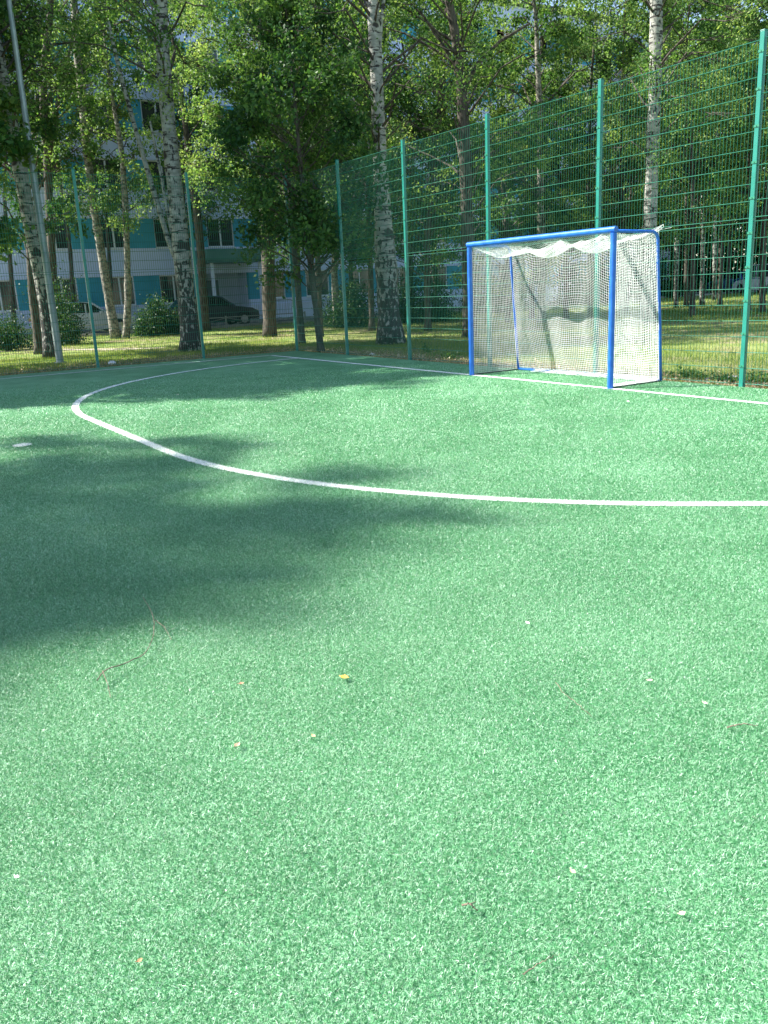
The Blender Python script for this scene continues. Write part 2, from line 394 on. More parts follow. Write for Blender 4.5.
k = in_view(x, y); x, y = x[k], y[k]
P = np.stack([x, y, RNG.uniform(-.028, .015, len(x))], 1)
tag(fast_mesh('leaf_litter', leaf_quads(P, .045, RNG, up=2.5, asp=.75), 4, RNG.random(len(P)), M['litter']), kind='stuff')

# weeds along the fence foot: each clump a plant
def weed(P, r, n, label, rng, size=.06, h=.22, m='birch_leaf'):
    t = empty('weed', (P[0], P[1], -.03)); tag(t, label, 'weed', 'weeds at the foot of the fence')
    q = rng.normal(size=(n, 3))*np.array([r, r*.6, h*.35]); q[:, 2] = np.abs(q[:, 2])+.02
    fast_mesh('leaves', leaf_quads(q, size, rng, up=.8), 4, rng.random(n), M[m], t)
    b = MB()
    for i in range(7):
        a = rng.uniform(0, 2*PI); b.tube([(0, 0, 0), (r*.4*math.cos(a), r*.3*math.sin(a), h*.5), (r*.8*math.cos(a), r*.6*math.sin(a), h*.8)], [.003, .002, .001], 4)
    b.build('stem', M['dark_leaf'], t)
for px, py, r, n, h, lab in ((690, 377, .16, 260, .2, 'broad-leaved green weed under the fence between the goal and the nearest post'),
                          (722, 380, .12, 160, .16, 'smaller leafy weed just left of the nearest fence post'),
                          (757, 381, .14, 220, .2, 'leafy weed right of the nearest fence post at the frame edge'),
                          (427, 352, .10, 120, .3, 'upright weed in dry leaves between the mottled birch and the goal'),
                          (450, 358, .12, 160, .18, 'low weed in dry leaves just left of the blue goal')):
    P = ground(px, py); P[1] = max(P[1], GY+.16); weed(P, r, n, lab, RNG, h=h)

# ------------------------------------------------------------------ mesh fences
PH, SP = 4.17, 2.53
def panel_mb(L):
    b = MB(); r = .0031
    zs = [.03+.2*i for i in range(11)]
    def rod(p, q, r=r):
        b.tube([p, q], r, 4, False)
    for k, z0 in enumerate((.02, 2.07)):
        nv = int(round(L/.05))
        for i in range(nv+1):
            x = L*i/nv; rod((x, 0, z0), (x, 0, z0+2.03))
        for j in range(11):
            z = z0+.015+.2*j
            rod((0, .0055, z), (L, .0055, z), .0036); rod((0, -.0055, z), (L, -.0055, z), .0036)
    return b
def post_mb():
    b = MB(); b.box(-.03, .03, -.03, .03, -.05, PH); return b
def fence(name, label, origin, ang, n_span, L=SP, last=True):
    root = empty(name, (*origin, 0), ang); tag(root, label, 'mesh fence', 'green mesh fences round the pitch')
    pp = post_mb().build('post', M['fence'], root, bevel=.004)
    b = MB(); b.box(-.033, .033, -.033, .033, PH, PH+.012); cap = b.build('post_cap', M['fence'], pp, bevel=.004)
    subs = [cap]
    b = MB(); b.box(-.036, .036, -.037, -.0305, 0, .028); b.tube([(0, -.036, .014), (0, -.045, .014)], .007, 6)
    c0_ = b.build('clamp', M['wire'], pp); c0_.location.z = .25; subs.append(c0_)
    for i in range(1, 10):
        k = c0_.copy(); COL.objects.link(k); k.parent = pp; k.location.z = .25+.41*i; subs.append(k)
    pn = panel_mb(L-.05).build('mesh_panel', M['wire'], root); pn.location = (.025, -.0, 0)
    for i in range(1, n_span+1):
        if i == n_span and not last: break
        c = pp.copy(); COL.objects.link(c); c.parent = root; c.location = (i*L, 0, 0); c.rotation_euler = (random.uniform(-.004, .004), random.uniform(-.004, .004), 0)
        for s_ in subs:
            k = s_.copy(); COL.objects.link(k); k.parent = c
        if i < n_span:
            q = pn.copy(); COL.objects.link(q); q.parent = root; q.location = (.025+i*L, random.uniform(-.006, .006), random.uniform(-.008, .006)); q.rotation_euler = (random.uniform(-.002, .002), random.uniform(-.0015, .0015), 0)
    return root
XR = 2.69; SPX = 2.572
fence('mesh_fence', 'tall green welded mesh fence running behind the blue goal', (XR-5*SPX, GY), 0, 8, SPX)
fence('mesh_fence', 'shaded green welded mesh fence along the left side of the pitch', (FX+.02, GY-2.5*6), PI/2, 6, 2.5, False)

# ------------------------------------------------------------------ goal
G = empty('football_goal', (0, -.07, 0)); tag(G, 'blue framed goal with a sagging white net in front of the mesh fence', 'goal')
gx0, gx1, gh, rd, rt = -1.475, 1.525, 2.04, 1.0, .84
def sq_post(x):
    b = MB(); b.tube([(x, 0, .001), (x, 0, gh-.0405)], .04, 20); return b
for x in (gx0, gx1): sq_post(x).build('goal_post', M['goalblue'], G, smooth=False)
for o in list(G.children): o.data.shade_smooth() if False else None
b = MB(); b.tube([(gx0-.04, 0, gh), (gx1+.04, 0, gh)], .04, 20); b.build('crossbar', M['goalblue'], G)
def side_frame(x):
    r = .021; P = [(x, .035, gh-.02), (x, rt-.16, gh-.03)]
    for i in range(7):
        a = i/6*PI/2; P.append((x, rt-.12+.12*math.sin(a), gh-.15+.12*math.cos(a)))
    P += [(x, rt+.02, 1.6), (x, (rt+rd)/2+.02, .8), (x, rd, .02)]
    b = MB(); b.tube(P, r, 10); return b
for x in (gx0, gx1): side_frame(x).build('side_frame', M['goalblue'], G, smooth=True)
for x in (gx0, gx1):
    b = MB(); b.tube([(x, .03, .012), (x, rd, .012)], .010, 8); b.build('ground_bar', M['dark'], G, smooth=True)
b = MB(); b.tube([(gx0, rd, .022), (gx1, rd, .022)], .019, 10); b.build('rear_bar', M['goalblue'], G, smooth=True)
# net: strings of a 45 mm mesh
rng = np.random.default_rng(5)
def smooth_noise(u, v, seed):
    r = np.random.default_rng(seed); s = 0
    for k in range(5):
        s = s+np.sin(u*r.uniform(2, 9)+v*r.uniform(-5, 5)+r.uniform(0, 6))*np.cos(v*r.uniform(1, 7)+r.uniform(0, 6))
    return s/5
ties = np.array([gx0, -1.1, -.42, .1, .42, 1.05, gx1]); th = np.array([1.97, 1.98, 2.04, 1.99, 2.06, 2.0, 2.10])
def top_edge(x):                      # height of the rear upper edge, tied up at points and sagging between
    x = np.asarray(x); i = np.clip(np.searchsorted(ties, x)-1, 0, len(ties)-2)
    t = (x-ties[i])/(ties[i+1]-ties[i]); base = th[i]*(1-t)+th[i+1]*t
    return base-.06*np.abs(np.sin(t*PI))**.9*(ties[i+1]-ties[i])/.45
net = MB(); SR = .0022
def strings(PF, nu, nv, r=SR):
    u = np.linspace(0, 1, nu); v = np.linspace(0, 1, nv); Gd = PF(u[:, None]+0*v[None], v[None]+0*u[:, None])
    for i in range(nu): net.tube(Gd[i], r, 3, False)
    for j in range(nv): net.tube(Gd[:, j], r, 3, False)
def back(u, v):
    x = gx0+(gx1-gx0)*u; te = top_edge(x)
    z = .03+(te-.03)*v - .07*np.sin(PI*u)*np.sin(PI*v)-.02*np.sin(v*PI)*np.sin(u*37)
    y = rd+(rt-rd)*v + .022*np.sin(u*26+1.5*np.sin(v*3))*(.3+np.sin(PI*v)) + .025*smooth_noise(u*2, v*2, 1)-.05*np.sin(PI*v)
    y = np.where(v > .97, y+.1*(top_edge(x) > 1.99), y)
    return np.stack([x+.02*smooth_noise(u*3, v*3, 2), np.minimum(y, GY-.04), z], -1)
strings(back, 88, 58)
def top(u, v):
    x = gx0+(gx1-gx0)*u; e = back(u, np.ones_like(v))
    y = .02*(1-v)+e[..., 1]*v; z = (gh-.035)*(1-v)+e[..., 2]*v-(.16+.05*np.sin(u*19))*np.sin(PI*v)*(.4+.6*np.sin(PI*u)**.5)
    return np.stack([x+0*v, y, z], -1)
strings(top, 88, 26)
for sx, sd in ((gx0, 3), (gx1, 4)):
    def side(u, v, sx=sx, sd=sd):
        ymax = np.where(v < .93, rd+(rt-rd)*v, rt-(v-.93)*1.0)
        y = .035+(ymax-.035)*u; z = .025+(gh-.06-.025)*v-.03*np.sin(PI*u)*np.sin(v*PI)
        x = sx+(.02*smooth_noise(u*3, v*3, sd)+.010*np.sin(v*17+u*3)*u)*np.sin(PI*np.clip(u, 0, 1))
        return np.stack([x, y, z], -1)
    strings(side, 29, 58, .0019)
# surplus net heaped along the ground at the back and right side
def heap(u, v):
    x = gx0+.5+(gx1-gx0-.5)*u
    return np.stack([x+.03*smooth_noise(u*30, v*5, 6), rd-.02-.16*v+.03*smooth_noise(u*22, v*3, 7), .018+.05*np.abs(smooth_noise(u*30, v*8, 8))*(1-v*.6)+.02*(1-v)], -1)
strings(heap, 80, 9)
def heap2(u, v):
    return np.stack([gx1-.02-.12*v+.03*smooth_noise(u*20, v*3, 9), .12+(rd-.1)*u, .016+.07*np.abs(smooth_noise(u*14, v*8, 10))], -1)
strings(heap2, 30, 8)
# the loose corner tied up to the fence
def corner(u, v):
    A = np.array([gx1, rt-.12, gh-.03]); B = np.array([gx1-.22, rt+.0, 2.0]); Cc = np.array([gx1+.02, GY-.03, 2.06])
    uu = u[..., None]; vv = v[..., None]
    return (A*(1-vv)+B*vv)*(1-uu)+Cc*uu
strings(corner, 10, 12)
net.build('net', M['net'], G)
# net clips on the posts
for i in range(14):
    z = .15+i*.138
    for x in (gx0, gx1):
        b = MB(); b.box(x-.008, x+.008, .038, .052, z, z+.02); b.build('net_clip', M['dark'], G)

# ------------------------------------------------------------------ lamp pole
P = ground(60, 362); t = empty('lamp_pole', (P[0], P[1], -.03)); tag(t, 'grey galvanised lamp pole beside the leaning birch behind the side fence', 'lamp pole')
b = MB(); b.tube([(0, 0, 0), (0, 0, 3), (0, 0, 6.5), (0, 0, 9.5)], [.095, .085, .068, .05], 10); b.build('pole', M['zinc'], t)
b = MB(); b.tube([(0, 0, 0), (0, 0, .03)], .16, 12); b.build('base_flange', M['zinc'], t, bevel=.004)
b = MB(); b.tube([(0, 0, 5.55), (0, 0, 5.6)], .084, 10); b.build('strap', M['steel'], t)
b = MB(); b.tube([(0, 0, 9.4), (.2, 0, 9.7), (.7, 0, 9.8)], .03, 8); b.build('arm', M['zinc'], t)
b = MB(); b.box(.65, 1.15, -.14, .14, 9.74, 9.84); hd = b.build('lamp_head', M['zinc'], t, bevel=.02)
b = MB(); b.box(.7, 1.1, -.1, .1, 9.725, 9.738); b.build('lens', M['lamp'], hd)

# ------------------------------------------------------------------ trees
def tree(name, label, pts, bark, leafm, H, h0, rad, n, per, size, seed, base=None, group=None, prof=None, cat='tree', clump=.55, droop=0., stems=(), rbase=None, skew=(0, 0), limb=1.0):
    rng = np.random.default_rng(seed)
    Bp = ground(*pts[0][:2]) if base is None else np.array([base[0], base[1], 0.])
    zc = (Bp-CAMP)@FH
    root = empty(name, (Bp[0], Bp[1], -.03)); tag(root, label, cat, group)
    W = []
    for i, q in enumerate(pts):
        p = on_depth(q[0], q[1], Bp) if (i or base is not None) else Bp.copy()
        W.append((p-Bp, q[2]/2/FOC*zc))
    if base is not None and W and W[0][0][2] > .3: W = [(np.zeros(3), W[0][1]*1.15)]+W
    if not W: W = [(np.zeros(3), rbase), (np.array([rng.normal(0, .15), rng.normal(0, .15), H*.4]), rbase*.75)]
    P = [w_[0] for w_ in W]; Rr = [w_[1] for w_ in W]
    P[0] = P[0]*1.0; P[0][2] = 0
    last = P[-1].copy(); dr = unit(P[-1]-P[-2]); r = Rr[-1]
    steps = max(2, int((H-last[2])/1.5))
    for i in range(steps):
        dr = unit(dr*.6+np.array([rng.normal(0, .08), rng.normal(0, .08), .5]))
        last = last+dr*(H-W[-1][0][2])/steps; P.append(last.copy()); Rr.append(max(.012, r*(1-(i+1)/steps)**.8))
    # smooth resample
    P = np.array(P); Rr = np.array(Rr); s = np.concatenate([[0], np.cumsum(np.linalg.norm(np.diff(P, axis=0), axis=1))])
    ss = np.linspace(0, s[-1], 44)
    PP = np.stack([np.interp(ss, s, P[:, i]) for i in range(3)], 1)
    for _ in range(3): PP[1:-1] = .25*PP[:-2]+.5*PP[1:-1]+.25*PP[2:]
    RR = np.interp(ss, s, Rr)*(1+.05*rng.normal(size=44))
    RR[0] *= 1.25; RR[1] *= 1.06
    tb = MB(); tb.tube(PP, RR, 12); bb = MB(); n = int(n*1.15); per = per*1.15; size = size*1.18; clump = clump*.82
    hh = PP[:, 2]
    def tp(h): return np.array([np.interp(h, hh, PP[:, i]) for i in range(3)]), np.interp(h, hh, RR)
    lp, ls = [], []
    for i in range(n):
        t_ = (i+.5)/n; h = h0+(H-h0)*t_**(1.0); h += rng.normal(0, .3); h = min(max(h, h0*.9), H*.98)
        f = prof(t_) if prof else (math.sin(PI*min(1, .22+t_*.75))**.8)
        a = rng.uniform(0, 2*PI); rr = rad*f*math.sqrt(rng.uniform(.08, 1))
        c0, r0 = tp(max(h-rr*(.55-.5*droop), h0*.55)); c1 = tp(h)[0]+np.array([math.cos(a)*rr+skew[0]*f, math.sin(a)*rr+skew[1]*f, 0])
        mid = (c0+c1)/2+np.array([0, 0, .12*rr+.25*droop*rr])
        if limb > rng.random(): bb.tube([c0, c0*.6+mid*.4+rng.normal(0, .04, 3), mid+rng.normal(0, .08, 3), c1*.6+mid*.4+rng.normal(0, .08, 3), c1], np.array([1, .8, .6, .4, .2])*min(r0*.4, .012+.011*rr), 5, False)
        m = int(per*rng.uniform(.5, 1.5)); sub = rng.integers(3, 7)
        cc = rng.normal(0, clump*.62, (sub, 3))*np.array([1, 1, .65])
        own = rng.integers(0, sub, m)
        q = cc[own]+rng.normal(0, clump*.34, (m, 3))*np.array([1, 1, .8+droop])
        if droop: q[:, 2] -= droop*clump*rng.exponential(.7, m)
        lp.append(c1+q); ls.append(np.clip(rng.beta(2, 2, m)+rng.normal(0, .22), 0, 1))
        for k in range(min(sub, 4)): bb.tube([c1*.6+mid*.4, c1+cc[k]*.5, c1+cc[k]], [.012, .008, .004], 3, False)
    for st in stems:           # secondary stems traced as (px, py, width)
        Q = [on_depth(q[0], q[1], Bp)-Bp for q in st]; tb.tube(Q, [q[2]/2/FOC*zc for q in st], 7, False)
    tk = tb.build('trunk', M[bark], root, smooth=True); bb.build('branches', M['bark'], tk, smooth=True)
    Lp = np.concatenate(lp); ok = Lp[:, 2] > .3; Lp = Lp[ok]
    fast_mesh('crown', leaf_quads(Lp, size, rng), 4, np.concatenate(ls)[ok], M[leafm], root)
    return root

# --- the trees one can make out, from left to right
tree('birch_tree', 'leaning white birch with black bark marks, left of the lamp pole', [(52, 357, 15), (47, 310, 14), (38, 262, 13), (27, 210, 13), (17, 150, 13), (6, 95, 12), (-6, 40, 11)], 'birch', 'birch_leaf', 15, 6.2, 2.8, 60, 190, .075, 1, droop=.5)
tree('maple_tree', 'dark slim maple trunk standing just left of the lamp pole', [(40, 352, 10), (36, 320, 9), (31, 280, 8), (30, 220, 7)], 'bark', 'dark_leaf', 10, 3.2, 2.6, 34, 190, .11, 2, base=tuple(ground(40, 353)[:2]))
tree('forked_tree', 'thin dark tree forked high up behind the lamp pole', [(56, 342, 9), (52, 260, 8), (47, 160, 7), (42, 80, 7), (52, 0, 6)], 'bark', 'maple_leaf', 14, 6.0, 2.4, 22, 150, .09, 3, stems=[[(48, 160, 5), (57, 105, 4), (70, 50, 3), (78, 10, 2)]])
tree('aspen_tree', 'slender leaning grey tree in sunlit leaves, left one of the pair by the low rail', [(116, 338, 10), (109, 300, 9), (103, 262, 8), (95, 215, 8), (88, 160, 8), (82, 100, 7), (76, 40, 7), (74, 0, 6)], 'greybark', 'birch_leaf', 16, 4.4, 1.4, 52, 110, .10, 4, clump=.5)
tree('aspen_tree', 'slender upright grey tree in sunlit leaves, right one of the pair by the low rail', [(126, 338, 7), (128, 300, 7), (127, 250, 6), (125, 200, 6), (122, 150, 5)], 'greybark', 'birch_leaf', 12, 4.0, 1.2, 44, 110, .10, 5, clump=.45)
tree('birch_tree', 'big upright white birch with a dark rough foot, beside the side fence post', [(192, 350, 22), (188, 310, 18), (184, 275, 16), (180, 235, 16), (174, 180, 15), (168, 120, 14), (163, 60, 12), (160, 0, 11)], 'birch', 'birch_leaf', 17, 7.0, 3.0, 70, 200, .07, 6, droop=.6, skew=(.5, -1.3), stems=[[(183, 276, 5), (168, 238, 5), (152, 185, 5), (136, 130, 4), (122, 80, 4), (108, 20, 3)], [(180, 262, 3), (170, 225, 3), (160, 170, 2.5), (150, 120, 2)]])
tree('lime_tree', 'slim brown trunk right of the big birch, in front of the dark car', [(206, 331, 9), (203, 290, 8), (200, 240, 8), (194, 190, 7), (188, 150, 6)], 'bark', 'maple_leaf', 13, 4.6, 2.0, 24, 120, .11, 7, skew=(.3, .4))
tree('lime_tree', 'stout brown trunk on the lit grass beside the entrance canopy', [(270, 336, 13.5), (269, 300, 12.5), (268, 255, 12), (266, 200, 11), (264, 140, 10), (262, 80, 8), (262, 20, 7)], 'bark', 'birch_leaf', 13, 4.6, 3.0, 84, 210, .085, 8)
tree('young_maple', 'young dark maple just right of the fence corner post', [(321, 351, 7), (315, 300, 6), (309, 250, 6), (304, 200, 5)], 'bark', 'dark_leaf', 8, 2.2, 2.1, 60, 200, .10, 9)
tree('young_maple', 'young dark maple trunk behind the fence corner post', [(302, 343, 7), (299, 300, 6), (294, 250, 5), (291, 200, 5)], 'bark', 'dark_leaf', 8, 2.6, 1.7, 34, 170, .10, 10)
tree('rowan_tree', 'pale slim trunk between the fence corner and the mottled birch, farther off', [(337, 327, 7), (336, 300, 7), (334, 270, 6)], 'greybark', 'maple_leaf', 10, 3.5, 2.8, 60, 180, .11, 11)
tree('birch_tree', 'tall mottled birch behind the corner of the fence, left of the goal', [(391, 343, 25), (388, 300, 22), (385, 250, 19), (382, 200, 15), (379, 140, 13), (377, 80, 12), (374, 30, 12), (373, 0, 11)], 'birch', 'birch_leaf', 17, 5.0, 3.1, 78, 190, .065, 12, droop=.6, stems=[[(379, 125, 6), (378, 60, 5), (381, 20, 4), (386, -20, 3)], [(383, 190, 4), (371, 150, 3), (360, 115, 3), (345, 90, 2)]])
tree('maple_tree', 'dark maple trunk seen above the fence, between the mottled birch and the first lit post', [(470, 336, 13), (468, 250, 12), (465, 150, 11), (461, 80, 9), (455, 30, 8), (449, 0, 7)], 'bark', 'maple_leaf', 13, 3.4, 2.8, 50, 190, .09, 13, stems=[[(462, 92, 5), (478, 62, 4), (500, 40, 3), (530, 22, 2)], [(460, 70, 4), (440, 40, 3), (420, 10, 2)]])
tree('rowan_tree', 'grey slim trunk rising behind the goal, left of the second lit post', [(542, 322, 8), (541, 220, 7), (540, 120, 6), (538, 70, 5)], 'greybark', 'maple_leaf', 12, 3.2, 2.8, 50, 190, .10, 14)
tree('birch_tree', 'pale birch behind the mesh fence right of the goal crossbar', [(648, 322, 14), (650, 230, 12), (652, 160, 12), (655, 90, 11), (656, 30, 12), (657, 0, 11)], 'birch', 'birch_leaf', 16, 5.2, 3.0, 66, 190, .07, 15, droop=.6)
# --- the grove behind
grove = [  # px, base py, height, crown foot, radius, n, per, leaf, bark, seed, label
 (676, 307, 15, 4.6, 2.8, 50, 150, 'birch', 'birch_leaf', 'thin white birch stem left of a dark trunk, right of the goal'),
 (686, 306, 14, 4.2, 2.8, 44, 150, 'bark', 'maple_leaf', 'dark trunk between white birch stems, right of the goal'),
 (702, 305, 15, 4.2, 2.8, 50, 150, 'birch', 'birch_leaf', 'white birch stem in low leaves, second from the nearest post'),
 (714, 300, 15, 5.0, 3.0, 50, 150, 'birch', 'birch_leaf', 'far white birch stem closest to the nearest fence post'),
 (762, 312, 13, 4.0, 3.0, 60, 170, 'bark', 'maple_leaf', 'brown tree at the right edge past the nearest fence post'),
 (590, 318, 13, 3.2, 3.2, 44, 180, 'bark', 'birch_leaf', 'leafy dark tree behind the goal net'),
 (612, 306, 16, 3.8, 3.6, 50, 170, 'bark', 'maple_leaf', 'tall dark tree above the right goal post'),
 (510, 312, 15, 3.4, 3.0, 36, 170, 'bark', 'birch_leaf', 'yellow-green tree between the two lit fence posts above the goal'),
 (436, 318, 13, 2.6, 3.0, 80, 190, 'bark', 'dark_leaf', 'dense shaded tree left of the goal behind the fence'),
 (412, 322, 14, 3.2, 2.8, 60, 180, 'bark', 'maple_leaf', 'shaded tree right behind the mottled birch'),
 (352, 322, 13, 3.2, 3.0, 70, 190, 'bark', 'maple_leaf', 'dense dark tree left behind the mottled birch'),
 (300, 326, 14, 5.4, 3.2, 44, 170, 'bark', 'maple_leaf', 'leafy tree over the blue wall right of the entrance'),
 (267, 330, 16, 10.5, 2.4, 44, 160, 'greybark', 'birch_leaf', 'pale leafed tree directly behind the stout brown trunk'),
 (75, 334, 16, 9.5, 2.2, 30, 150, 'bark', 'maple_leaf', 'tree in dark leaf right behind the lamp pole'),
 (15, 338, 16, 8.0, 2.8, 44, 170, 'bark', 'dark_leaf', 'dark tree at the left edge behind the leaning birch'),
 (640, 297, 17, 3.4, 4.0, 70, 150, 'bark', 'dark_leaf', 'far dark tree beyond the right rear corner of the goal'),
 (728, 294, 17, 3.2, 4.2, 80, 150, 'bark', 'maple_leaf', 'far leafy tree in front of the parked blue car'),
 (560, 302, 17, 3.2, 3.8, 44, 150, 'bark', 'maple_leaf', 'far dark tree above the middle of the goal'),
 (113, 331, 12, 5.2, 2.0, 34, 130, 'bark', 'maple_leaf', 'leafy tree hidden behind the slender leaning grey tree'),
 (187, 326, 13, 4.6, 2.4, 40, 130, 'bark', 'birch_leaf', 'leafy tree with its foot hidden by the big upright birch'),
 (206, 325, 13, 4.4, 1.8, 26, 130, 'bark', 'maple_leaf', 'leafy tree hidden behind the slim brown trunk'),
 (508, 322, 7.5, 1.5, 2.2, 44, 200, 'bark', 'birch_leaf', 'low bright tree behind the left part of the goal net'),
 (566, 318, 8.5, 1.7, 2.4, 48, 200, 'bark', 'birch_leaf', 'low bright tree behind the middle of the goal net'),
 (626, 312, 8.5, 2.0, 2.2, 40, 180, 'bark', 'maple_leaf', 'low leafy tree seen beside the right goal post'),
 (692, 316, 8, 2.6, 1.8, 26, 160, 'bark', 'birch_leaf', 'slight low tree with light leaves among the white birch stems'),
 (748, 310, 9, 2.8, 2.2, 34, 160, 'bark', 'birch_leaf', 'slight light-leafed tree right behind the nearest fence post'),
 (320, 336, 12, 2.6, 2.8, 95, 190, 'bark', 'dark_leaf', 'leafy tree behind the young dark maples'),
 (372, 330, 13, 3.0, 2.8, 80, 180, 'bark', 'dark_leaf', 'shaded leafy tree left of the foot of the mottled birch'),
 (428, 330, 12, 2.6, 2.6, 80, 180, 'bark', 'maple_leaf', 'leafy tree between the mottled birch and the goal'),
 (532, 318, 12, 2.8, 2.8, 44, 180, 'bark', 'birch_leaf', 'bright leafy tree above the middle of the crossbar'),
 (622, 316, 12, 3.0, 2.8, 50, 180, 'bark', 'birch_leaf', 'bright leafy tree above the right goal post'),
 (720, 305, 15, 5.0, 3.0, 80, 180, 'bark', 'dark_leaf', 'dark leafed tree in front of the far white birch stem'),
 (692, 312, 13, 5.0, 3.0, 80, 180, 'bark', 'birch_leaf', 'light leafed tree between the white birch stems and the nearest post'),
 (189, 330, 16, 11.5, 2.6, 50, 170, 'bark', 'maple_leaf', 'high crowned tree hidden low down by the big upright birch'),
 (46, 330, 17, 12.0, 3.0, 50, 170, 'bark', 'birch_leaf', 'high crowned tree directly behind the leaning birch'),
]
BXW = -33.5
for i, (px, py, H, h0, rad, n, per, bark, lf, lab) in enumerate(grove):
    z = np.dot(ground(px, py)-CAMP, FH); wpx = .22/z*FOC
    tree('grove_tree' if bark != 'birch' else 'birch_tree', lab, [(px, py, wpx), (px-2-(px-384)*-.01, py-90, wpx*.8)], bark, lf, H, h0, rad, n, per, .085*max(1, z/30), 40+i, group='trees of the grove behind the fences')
# --- trees out of frame to the left that shade the pitch
for i, (x, y, H, h0, rad, n, per, lab) in enumerate([
     (-13.4, -6.9, 13.0, 3.0, 2.6, 100, 400, 'low-branched tree outside the side fence just past the left edge of the view'),
     (-16.6, -6.3, 15.0, 6.0, 2.9, 100, 400, 'taller tree past the left edge of the view, behind the low-branched one'),
     (-12.6, -9.9, 11.5, 2.6, 2.9, 70, 300, 'broad tree outside the side fence left of the view, nearest the corner'),
     (-12.7, -12.6, 17, 6.5, 3.0, 80, 170, 'broad tree outside the side fence left of the view, second from the corner'),
     (-13.1, -15.8, 18, 7.5, 2.9, 90, 200, 'broad tree outside the side fence left of the view, third from the corner'),
     (-13.4, -25.3, 25.0, 18.5, 2.2, 22, 200, 'very tall tree outside the side fence, far left behind the view'),
     (-13.8, -28.4, 27.8, 22.6, 2.4, 28, 200, 'very tall tree outside the side fence, second farthest left behind the view'),
     (-14.3, -31.2, 30.6, 26.2, 2.2, 24, 200, 'tallest tree outside the side fence, farthest left behind the view')]):
    tree('lime_tree', lab, [], 'bark', 'maple_leaf', H, h0, rad, n, per, .15, 80+i, base=(x, y), rbase=.2, group='trees shading the pitch from the left', clump=.7)

# --- the wood beyond the grove
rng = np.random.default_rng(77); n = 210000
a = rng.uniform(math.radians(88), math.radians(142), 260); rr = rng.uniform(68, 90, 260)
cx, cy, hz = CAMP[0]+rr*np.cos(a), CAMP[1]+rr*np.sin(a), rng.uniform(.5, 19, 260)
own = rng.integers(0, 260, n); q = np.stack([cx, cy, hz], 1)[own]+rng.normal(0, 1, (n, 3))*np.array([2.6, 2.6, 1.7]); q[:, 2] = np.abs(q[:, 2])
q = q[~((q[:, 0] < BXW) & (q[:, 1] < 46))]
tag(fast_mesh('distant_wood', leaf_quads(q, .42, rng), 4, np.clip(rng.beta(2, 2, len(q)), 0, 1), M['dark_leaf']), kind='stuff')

# --- shrubs
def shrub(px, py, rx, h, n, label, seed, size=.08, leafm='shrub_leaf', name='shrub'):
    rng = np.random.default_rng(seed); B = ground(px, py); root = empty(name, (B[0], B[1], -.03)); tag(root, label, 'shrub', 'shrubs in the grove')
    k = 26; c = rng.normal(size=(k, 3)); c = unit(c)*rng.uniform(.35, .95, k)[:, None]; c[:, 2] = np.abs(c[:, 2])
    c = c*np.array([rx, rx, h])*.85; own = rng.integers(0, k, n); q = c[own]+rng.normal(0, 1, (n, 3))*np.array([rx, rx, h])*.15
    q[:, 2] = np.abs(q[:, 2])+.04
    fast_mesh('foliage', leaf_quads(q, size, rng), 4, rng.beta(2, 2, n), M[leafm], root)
    b = MB()
    for i in range(k): b.tube([(c[i][0]*.1, c[i][1]*.1, 0), c[i]*np.array([.5, .5, .6]), c[i]], [.02, .012, .005], 4, False)
    b.build('stem', M['bark'], root)
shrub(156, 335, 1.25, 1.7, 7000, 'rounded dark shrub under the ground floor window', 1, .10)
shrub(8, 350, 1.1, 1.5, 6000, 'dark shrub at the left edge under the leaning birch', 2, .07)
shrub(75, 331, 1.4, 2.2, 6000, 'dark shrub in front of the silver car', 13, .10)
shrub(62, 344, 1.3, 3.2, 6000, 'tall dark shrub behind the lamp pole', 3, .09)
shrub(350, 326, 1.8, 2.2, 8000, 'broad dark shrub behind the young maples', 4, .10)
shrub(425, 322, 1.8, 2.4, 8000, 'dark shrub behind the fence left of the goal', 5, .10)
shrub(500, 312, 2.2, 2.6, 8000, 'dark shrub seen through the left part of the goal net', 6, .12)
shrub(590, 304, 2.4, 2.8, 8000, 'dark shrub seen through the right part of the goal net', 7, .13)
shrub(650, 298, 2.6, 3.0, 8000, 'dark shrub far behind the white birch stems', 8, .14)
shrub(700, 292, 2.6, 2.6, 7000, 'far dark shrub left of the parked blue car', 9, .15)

# ------------------------------------------------------------------ apartment block
BX = -34.5; BY0, NB, BW = -6.2, 18, 2.8; NF, FHT = 6, 2.75; BL = NB*BW
B = empty('apartment_building', (BX, BY0, 0)); tag(B, 'lilac and turquoise panel apartment block behind the trees', 'building')
Z0 = 1.05   # plinth height
ENT = [i for i in range(NB) if abs(BY0+(i+.5)*BW-on_axis(232, 290, 0, BX)[1]) < BW*.75]
ent0, ent1 = min(ENT), max(ENT)+1
b = MB(); b.box(-.3, -.02, 0, ent0*BW, -.03, Z0-.2); b.box(-.3, -.02, ent1*BW, BL, -.03, Z0-.2); b.build('plinth', M['plinth'], B)
WW, WH = 1.5, 1.42
def seams(b, z0, z1, ya, yb):                     # panels meet in shallow grooves in front of one backing
    b.box(-.3, -.012, ya, yb, z0, z1)
    n = max(1, int(round((yb-ya)/BW)))
    for i in range(n): b.box(-.013, 0, ya+i*(yb-ya)/n+.008, ya+(i+1)*(yb-ya)/n-.008, z0+.004, z1-.004)
for f in range(NF):
    z_low = Z0+f*FHT-.2
    b = MB(); seams(b, z_low+.3+WH, z_low+.3+FHT, 0, BL); b.build('panel_band', M['lilac'], B)
b = MB(); seams(b, Z0-.2, Z0+.1, 0, ent0*BW); b.build('panel_band', M['lilac'], B)
b = MB(); seams(b, Z0-.2, Z0+.1, ent1*BW, BL); b.build('panel_band', M['lilac'], B)
piers = []
